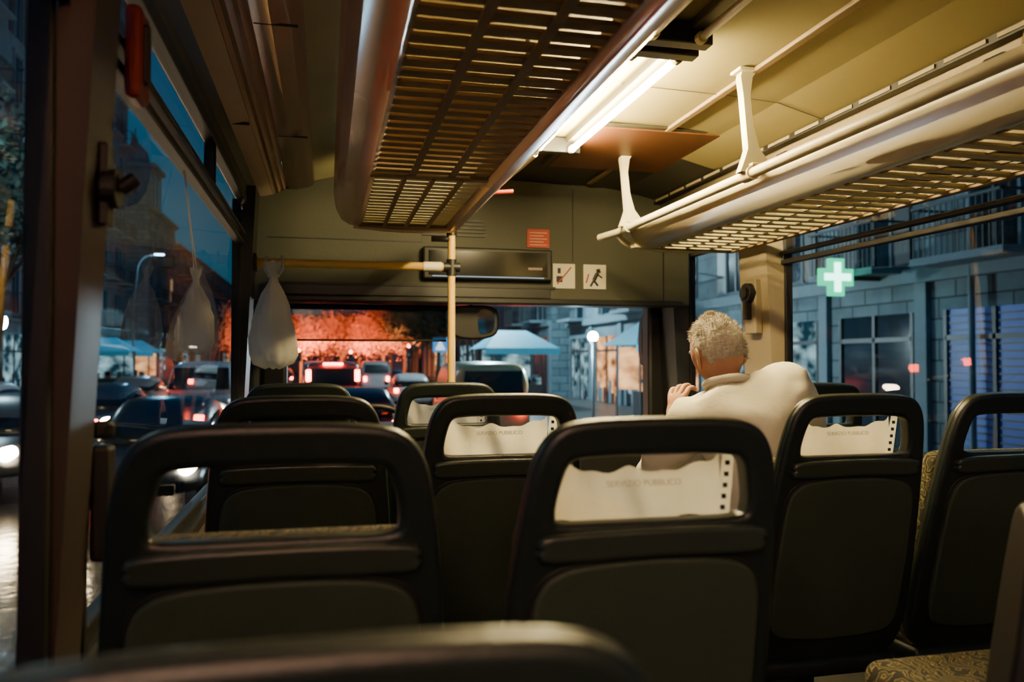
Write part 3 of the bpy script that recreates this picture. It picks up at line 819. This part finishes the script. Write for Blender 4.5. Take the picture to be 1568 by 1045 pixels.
def crossout(a,b,cx,cz):
    return [(cx-b,cz-a),(cx+b,cz-a),(cx+b,cz-b),(cx+a,cz-b),(cx+a,cz+b),(cx+b,cz+b),(cx+b,cz+a),(cx-b,cz+a),(cx-b,cz+b),(cx-a,cz+b),(cx-a,cz-b),(cx-b,cz-b)]
M_crossG=emis('cross_green',(.005,.70,.34),2.2); M_crossW=emis('cross_white',(.35,1,.75),7)
PX,PY,PZ=10.6,15.0,1.78
plate('green_field',[crossout(.39,.17,PX,PZ)],.05,.01,M_crossG,pc,loc_y=PY)
plate('white_core',[crossout(.31,.07,PX,PZ)],.01,.005,M_crossW,pc,loc_y=PY-.08)
MB().box((PX-.4,PY+.06,PZ-.05),(11.99,PY+.14,PZ+.05)).obj('arm',[M_iron],pc)
dp=empty('drainpipe'); tube('pipe',[(11.8,12.6,GR+.14),(11.8,12.6,10)],.06,M_trim,dp)
def kiosk(x,y,w,d,am,lit,ls=40):
    e=empty('market_stall')
    z=GR+.14
    mb=MB()
    for a in (0,w):
        for b in (0,d): mb.cyl((x+a,y+b,z),(x+a,y+b,z+2.5),.04,0,8)
    mb.box((x,y+.1,z),(x+w,y+.6,z+.9),0)
    mb.box((x+.05,y+d-.1,z+.9),(x+w-.05,y+d-.05,z+2.3),1)
    mb.box((x+.3,y+d*.3,z+2.3),(x+w-.3,y+d*.35,z+2.36),2)
    rg=random.Random(int(x*7+y))
    for k in range(14):
        a=x+.1+rg.random()*(w-.4); h=.1+rg.random()*.3
        mb.box((a,y+.15,z+.9),(a+.2,y+.45,z+.9+h),rg.choice((0,1,3)))
    mb.obj('frame',[M_iron,lit,emis('stall_lamp',(.75,.95,1),ls),M_trim],e)
    aw=MB(); aw.poly([(x-.4,y-.7,z+2.35),(x+w+.4,y-.7,z+2.35),(x+w/2+.6,y+d/2,z+3.1),(x+w/2-.6,y+d/2,z+3.1)]).poly([(x-.4,y+d+.4,z+2.35),(x+w+.4,y+d+.4,z+2.35),(x+w/2+.6,y+d/2,z+3.1),(x+w/2-.6,y+d/2,z+3.1)]).poly([(x-.4,y-.7,z+2.35),(x-.4,y+d+.4,z+2.35),(x+w/2-.6,y+d/2,z+3.1)]).poly([(x+w+.4,y-.7,z+2.35),(x+w+.4,y+d+.4,z+2.35),(x+w/2+.6,y+d/2,z+3.1)]).poly([(x-.4,y-.7,z+2.35),(x+w+.4,y-.7,z+2.35),(x+w+.4,y-.7,z+2.1),(x-.4,y-.7,z+2.1)])
    aw.obj('awning',[am],e)
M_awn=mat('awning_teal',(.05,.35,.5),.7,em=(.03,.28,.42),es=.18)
kiosk(6.4,31,2.2,2.4,M_awn,M_shopW)
kiosk(9.4,23,2.0,2,M_awn,M_shopO,60)
kiosk(-13.0,46,2.5,2.4,M_awn,M_shopW,40)
kiosk(-13.0,52,2.5,2.4,M_awn,M_shopO,40)
def lamp(x,y,h,dx,c,s,power,lc=None,big=.24,globe=0):
    e=empty('street_lamp')
    z0=GR+.14
    if globe:
        tube('post',[(x,y,z0),(x,y,GR+h)],.035,M_iron,e)
        b=bmesh.new(); bmesh.ops.create_icosphere(b,subdivisions=3,radius=globe); me=bpy.data.meshes.new('globe'); b.to_mesh(me); b.free()
        me.materials.append(emis('globe_glow',c,s)); o=link(bpy.data.objects.new('globe',me),e); o.location=(x,y,GR+h+globe)
        MB().cyl((x,y,GR+h-.05),(x,y,GR+h+.06),.08,0,12).obj('collar',[M_iron],e); lx=x-.5
    else:
        tube('post',[(x,y,z0),(x,y,GR+h*.8),(x+dx*.3,y,GR+h*.97),(x+dx,y,GR+h)],.06,M_iron,e,smooth_curve=True)
        MB().box((x+dx-.3,y-.12,GR+h-.02),(x+dx+.3,y+.12,GR+h+.1)).obj('hood',[M_iron],e,.03)
        MB().box((x+dx-big,y-.09,GR+h-.07),(x+dx+big,y+.09,GR+h-.02)).obj('lens',[emis('lamp_lens',c,s)],e); lx=x+dx
    if power:
        L=bpy.data.lights.new('bulb','POINT'); L.energy=power; L.color=lc or c; L.shadow_soft_size=.15
        o=bpy.data.objects.new('bulb',L); o.location=(lx,y,GR+h-.25); link(o,e)
cool=(.28,.68,1)
lamp(6.85,20,2.5,0,(.8,.98,1),260,1300,(.65,.9,1),globe=.13)
lamp(6.4,5,6.5,1.0,cool,20,100)
lamp(6.4,35,7,.8,(.6,.9,1),30,5500)
lamp(6.4,15,7,1,cool,20,170)
lamp(-10.4,24,8,1.2,(.6,.88,1),30,420)
lamp(-10.4,48,8,1.2,cool,30,900)
lamp(-10.4,60,3.0,1.2,(1,.75,.5),30,200)
def tree(x,y,h,r,n,leaf,z0=GR,seed=1,lz=.12):
    rg=random.Random(seed); e=empty('street_tree')
    M_tr=bpy.data.materials.get('bark') or mat('bark',(.05,.04,.03),.9)
    mb=MB(); mb.cyl((x,y,z0),(x+.1,y,z0+h*.45),.16,0,10,.11); tips=[]
    for k in range(9):
        a=rg.random()*6.28; q=Vector((x+math.cos(a)*r*.6,y+math.sin(a)*r*.6,z0+h*(.6+.35*rg.random())))
        mb.cyl((x+.1,y,z0+h*.42),q,.07,0,6,.02); tips.append(q)
        for _ in range(3):
            q2=q+Vector((rg.uniform(-1,1),rg.uniform(-1,1),rg.uniform(-.4,1)))*r*.35; mb.cyl(q,q2,.02,0,4,.008); tips.append(q2)
    mb.obj('trunk',[M_tr],e)
    v=[];f=[]
    for k in range(n):
        t=rg.choice(tips); p=t+Vector((rg.gauss(0,1),rg.gauss(0,1),rg.gauss(0,1)))*r*.22
        a=Vector((rg.uniform(-1,1),rg.uniform(-1,1),rg.uniform(-1,1))).normalized()*lz; b=a.orthogonal().normalized()*lz*.5
        i=len(v); v+=[tuple(p-a),tuple(p-b),tuple(p+a),tuple(p+b)]; f.append((i,i+1,i+2,i+3))
    me=bpy.data.meshes.new('leaves'); me.from_pydata(v,[],f); me.materials.append(leaf); link(bpy.data.objects.new('leaves',me),e)
M_leaf=mat('leaf_green',(.025,.055,.045),.7,var=.4,vs=2)
M_leafR=mat('leaf_autumn',(.40,.24,.17),.7,var=.4,vs=2)  # reddish leaf colour carries part of the red street glow
for i,(x,y,h,r) in enumerate(((-11,19,9,2.6),(-11.6,27,10,2.6),(-12.2,34,11,2.6),(-12,92,6,2.4),(6.8,50,6,2.2),(6.8,60,6.5,2.4),(6.8,72,6.5,2.5),(6.8,88,7,2.6))):
    tree(x,y,h,r,2600,M_leaf,seed=i+3,lz=.16,z0=GR+.14)
for i,(x,y,h,r) in enumerate(((-5.5,66,5.5,2.4),(-2.2,70,5,2.4),(1.2,72,5.2,2.5),(4.6,68,5.5,2.4),(3.0,78,6,3),(-4,80,6,3),(-.5,84,6,3))):
    tree(x,y,h,r,3200,M_leafR,seed=i+33,lz=.11)
M_tyre=mat('tyre',(.01,.01,.01),.8); M_cgl=mat('car_glass',(.01,.015,.02),.08)
M_hl=emis('headlight',(1,.74,.42),130); M_tl=emis('tail_light',(1,.07,.02),60)
def car(name,x,y,col,face=-1,van=False,hl=True,tl=True,sc=1,high=False):
    e=empty(name,(x,y,GR)); e.rotation_euler=(0,0,0 if face>0 else math.pi); e.scale=(sc,sc,sc)
    paint=mat('car_paint',col,.25,var=.03,spec=.6)
    def loft(nm,st,m):
        bm=bmesh.new(); prev=None; first=None
        for (yy,zb,zt,wb,wt) in st:
            r=[(-wb,zb),(-wb*1.02,zb*.5+zt*.5),(-wt,zt-.05),(-wt*.86,zt),(0,zt+.02),(wt*.86,zt),(wt,zt-.05),(wb*1.02,zb*.5+zt*.5),(wb,zb),(0,zb)]
            vs_=[bm.verts.new((a,yy,b)) for a,b in r]
            if prev:
                for k in range(10): bm.faces.new((prev[k],vs_[k],vs_[(k+1)%10],prev[(k+1)%10]))
            else: first=vs_
            prev=vs_
        bm.faces.new(first); bm.faces.new(prev[::-1])
        bmesh.ops.recalc_face_normals(bm,faces=bm.faces)
        me=bpy.data.meshes.new(nm); bm.to_mesh(me); bm.free(); me.materials.append(m)
        for p in me.polygons: p.use_smooth=True
        o=link(bpy.data.objects.new(nm,me),e); s=o.modifiers.new('s','SUBSURF'); s.levels=2; s.render_levels=2
    if van:
        loft('body',[(-2.3,.35,1.0,.85,.85),(-2.3,.3,1.1,.9,.9),(-2.1,.25,1.15,.95,.93),(0,.25,1.15,.96,.94),(1.6,.25,1.1,.95,.92),(2.2,.3,1.0,.88,.82),(2.35,.4,.85,.8,.7)],paint)
        loft('cabin',[(-2.28,1.0,1.85,.9,.78),(-2.2,1.0,1.95,.92,.8),(.8,1.0,1.97,.92,.8),(1.2,1.0,1.9,.9,.78),(1.9,1.0,1.15,.86,.7)],paint)
        MB().poly([(-.72,1.32,1.80),(.72,1.32,1.80),(.8,1.84,1.2),(-.8,1.84,1.2)]).poly([(-.7,-2.31,1.75),(.7,-2.31,1.75),(.75,-2.31,1.2),(-.75,-2.31,1.2)]).obj('glazing',[M_cgl],e)
    else:
        loft('body',[(-2.05,.4,.8,.7,.7),(-2.0,.32,.9,.8,.78),(-1.6,.25,.95,.85,.80),(0,.22,.95,.87,.82),(1.1,.25,.92,.86,.80),(1.8,.3,.75,.80,.72),(2.05,.4,.62,.7,.6)],paint)
        loft('roof',[(-1.75,.85,1.15,.72,.62),(-1.4,.85,1.40,.72,.58),(-.4,.85,1.47,.74,.60),(.3,.85,1.40,.74,.58),(1.15,.85,.95,.72,.62)],paint)
        loft('glazing',[(-1.79,.9,1.10,.70,.60),(-1.44,.9,1.33,.745,.62),(-.4,.9,1.38,.765,.64),(.33,.9,1.32,.765,.62),(1.2,.9,.97,.70,.60)],M_cgl)
    mb=MB()
    for a in (-.8,.8):
        for b in (-1.35,1.35):
            mb.cyl((a-.11,b,.32),(a+.11,b,.32),.32,0,20); mb.cyl((a-.12,b,.32),(a+.12,b,.32),.18,1,12)
    mb.box((-.25,-2.09,.45),(.25,-2.05,.56),2).box((-.5,2.02,.35),(.5,2.08,.48),0).box((-.96,.75,.95),(-.80,.9,1.1),0).box((.80,.75,.95),(.96,.9,1.1),0)
    mb.obj('wheels_and_trim',[M_tyre,M_trim,M_paper],e)
    yf=2.28 if van else 1.92
    mb=MB()
    for a in (-.62,.62): mb.cyl((a,yf-.15,.68),(a,yf+.08,.68),.10,0,16)
    mb.obj('headlights',[M_hl if hl else M_mirror],e)
    yr=-2.33 if van else -2.05
    mb=MB()
    for a in (-.75,.62): mb.box((a-.02,yr-.03,.72),(a+.14,yr+.1,1.0 if van else .88),0)
    if high:
        for a in (-.80,.70): mb.box((a-.02,yr-.03,1.35),(a+.12,yr+.1,1.7),0)
        mb.box((-.3,yr-.03,1.86),(.3,yr+.1,1.92),0)
    mb.obj('tail_lights',[M_tl if tl else M_red],e,.02)
car('car',-2.3,12.5,(.05,.06,.08)); car('car',-5.0,14.5,(.12,.13,.15)); car('car',-5.2,20.5,(.05,.08,.12)); car('van',-3.4,25,(.7,.72,.75),van=True)
car('car',-2.6,33,(.1,.1,.1)); car('car',-5.6,7.0,(.10,.05,.04),tl=True,face=1,hl=False)
car('car',-8.8,17,(.2,.2,.2),face=1,hl=False); car('car',-8.8,24,(.3,.3,.3),face=1,hl=False); car('car',-6.5,30,(.2,.2,.2)); car('car',-5.5,38,(.2,.2,.2))
for x,y,c,v in ((.6,17,(.06,.01,.01),False),(.2,28,(.16,.05,.04),True),(.5,38,(.05,.05,.06),False),(-.5,50,(.2,.2,.2),True),(-3,48,(.1,.1,.1),False),(3.9,21,(.65,.55,.25),True),(-3,58,(.1,.1,.1),False),(3.4,34,(.3,.3,.3),False),(3.0,52,(.3,.3,.3),True)):
    car('van' if v else 'car',x,y,c,1,v,hl=False,high=(y==28))
red=(1,.20,.06)
def signal(x,y,h,c,p,tilt=0):
    e=empty('traffic_light')
    MB().cyl((x,y,GR),(x,y,GR+h),.07,0,10).box((x-.18,y-.15,GR+h-1.0),(x+.18,y+.15,GR+h),0).obj('post_and_housing',[M_iron],e)
    m2=MB(); 
    for k in range(3): m2.cyl((x,y+.15,GR+h-.18-k*.3),(x,y+.19,GR+h-.18-k*.3),.11,0 if k==0 else 1,16).cyl((x,y-.15,GR+h-.18-k*.3),(x,y-.19,GR+h-.18-k*.3),.11,0 if k==0 else 1,16)
    m2.obj('lenses',[emis('signal_red',(1,.08,.03),60),M_wdark],e)
    L=bpy.data.lights.new('signal_beam','SPOT'); L.energy=p; L.color=c; L.shadow_soft_size=.3; L.spot_size=R(64); L.spot_blend=.5  # added red spot aimed at the trees behind, makes the red glow
    o=bpy.data.objects.new('signal_beam',L); o.location=(x,y+.4,GR+h-.2); o.rotation_euler=(R(96),0,R(tilt)); link(o,e)
signal(-1.9,58,2.9,red,70000); signal(1.7,59,2.8,red,70000); signal(5.6,56,3.2,red,50000,10); signal(-5.9,57,3.0,red,30000,-14)
ps=empty('pedestrian_crossing_sign')
MB().cyl((5.3,38,GR),(5.3,38,1.2),.04,0,8).box((4.95,37.95,.4),(5.65,38.0,1.1),1).poly([(5.05,37.94,.5),(5.55,37.94,.5),(5.3,37.94,1.0)],2).obj('sign_body',[M_iron,emis('sign_blue',(.05,.3,.7),1.2),emis('sign_white',(.8,.9,1),1.5)],ps)
MB().box((-14,160,GR),(16,168,9)).obj('apartment_building',[M_plast])

# ------------------------------------------------------------ world / camera
w=bpy.data.worlds.new('dusk'); S.world=w; w.use_nodes=True
nt=w.node_tree; bg=nt.nodes['Background']; tc=nt.nodes.new('ShaderNodeTexCoord'); sp=nt.nodes.new('ShaderNodeSeparateXYZ'); r=nt.nodes.new('ShaderNodeValToRGB')
nt.links.new(tc.outputs['Generated'],sp.inputs[0]); nt.links.new(sp.outputs['Z'],r.inputs[0]); nt.links.new(r.outputs[0],bg.inputs[0])
e=r.color_ramp.elements; e[0].position=0; e[0].color=(.015,.14,.23,1); e[1].position=.5; e[1].color=(.002,.055,.15,1)
bg.inputs[1].default_value=.95
cam=bpy.data.cameras.new('camera'); co=bpy.data.objects.new('camera',cam); C.objects.link(co)
cam.lens=28; cam.sensor_width=36; cam.clip_start=.02; cam.clip_end=500
co.location=(0,0,0); co.rotation_euler=(R(91.4),0,R(-13.1))
cam.dof.use_dof=True; cam.dof.focus_distance=2.6; cam.dof.aperture_fstop=2.8
S.camera=co
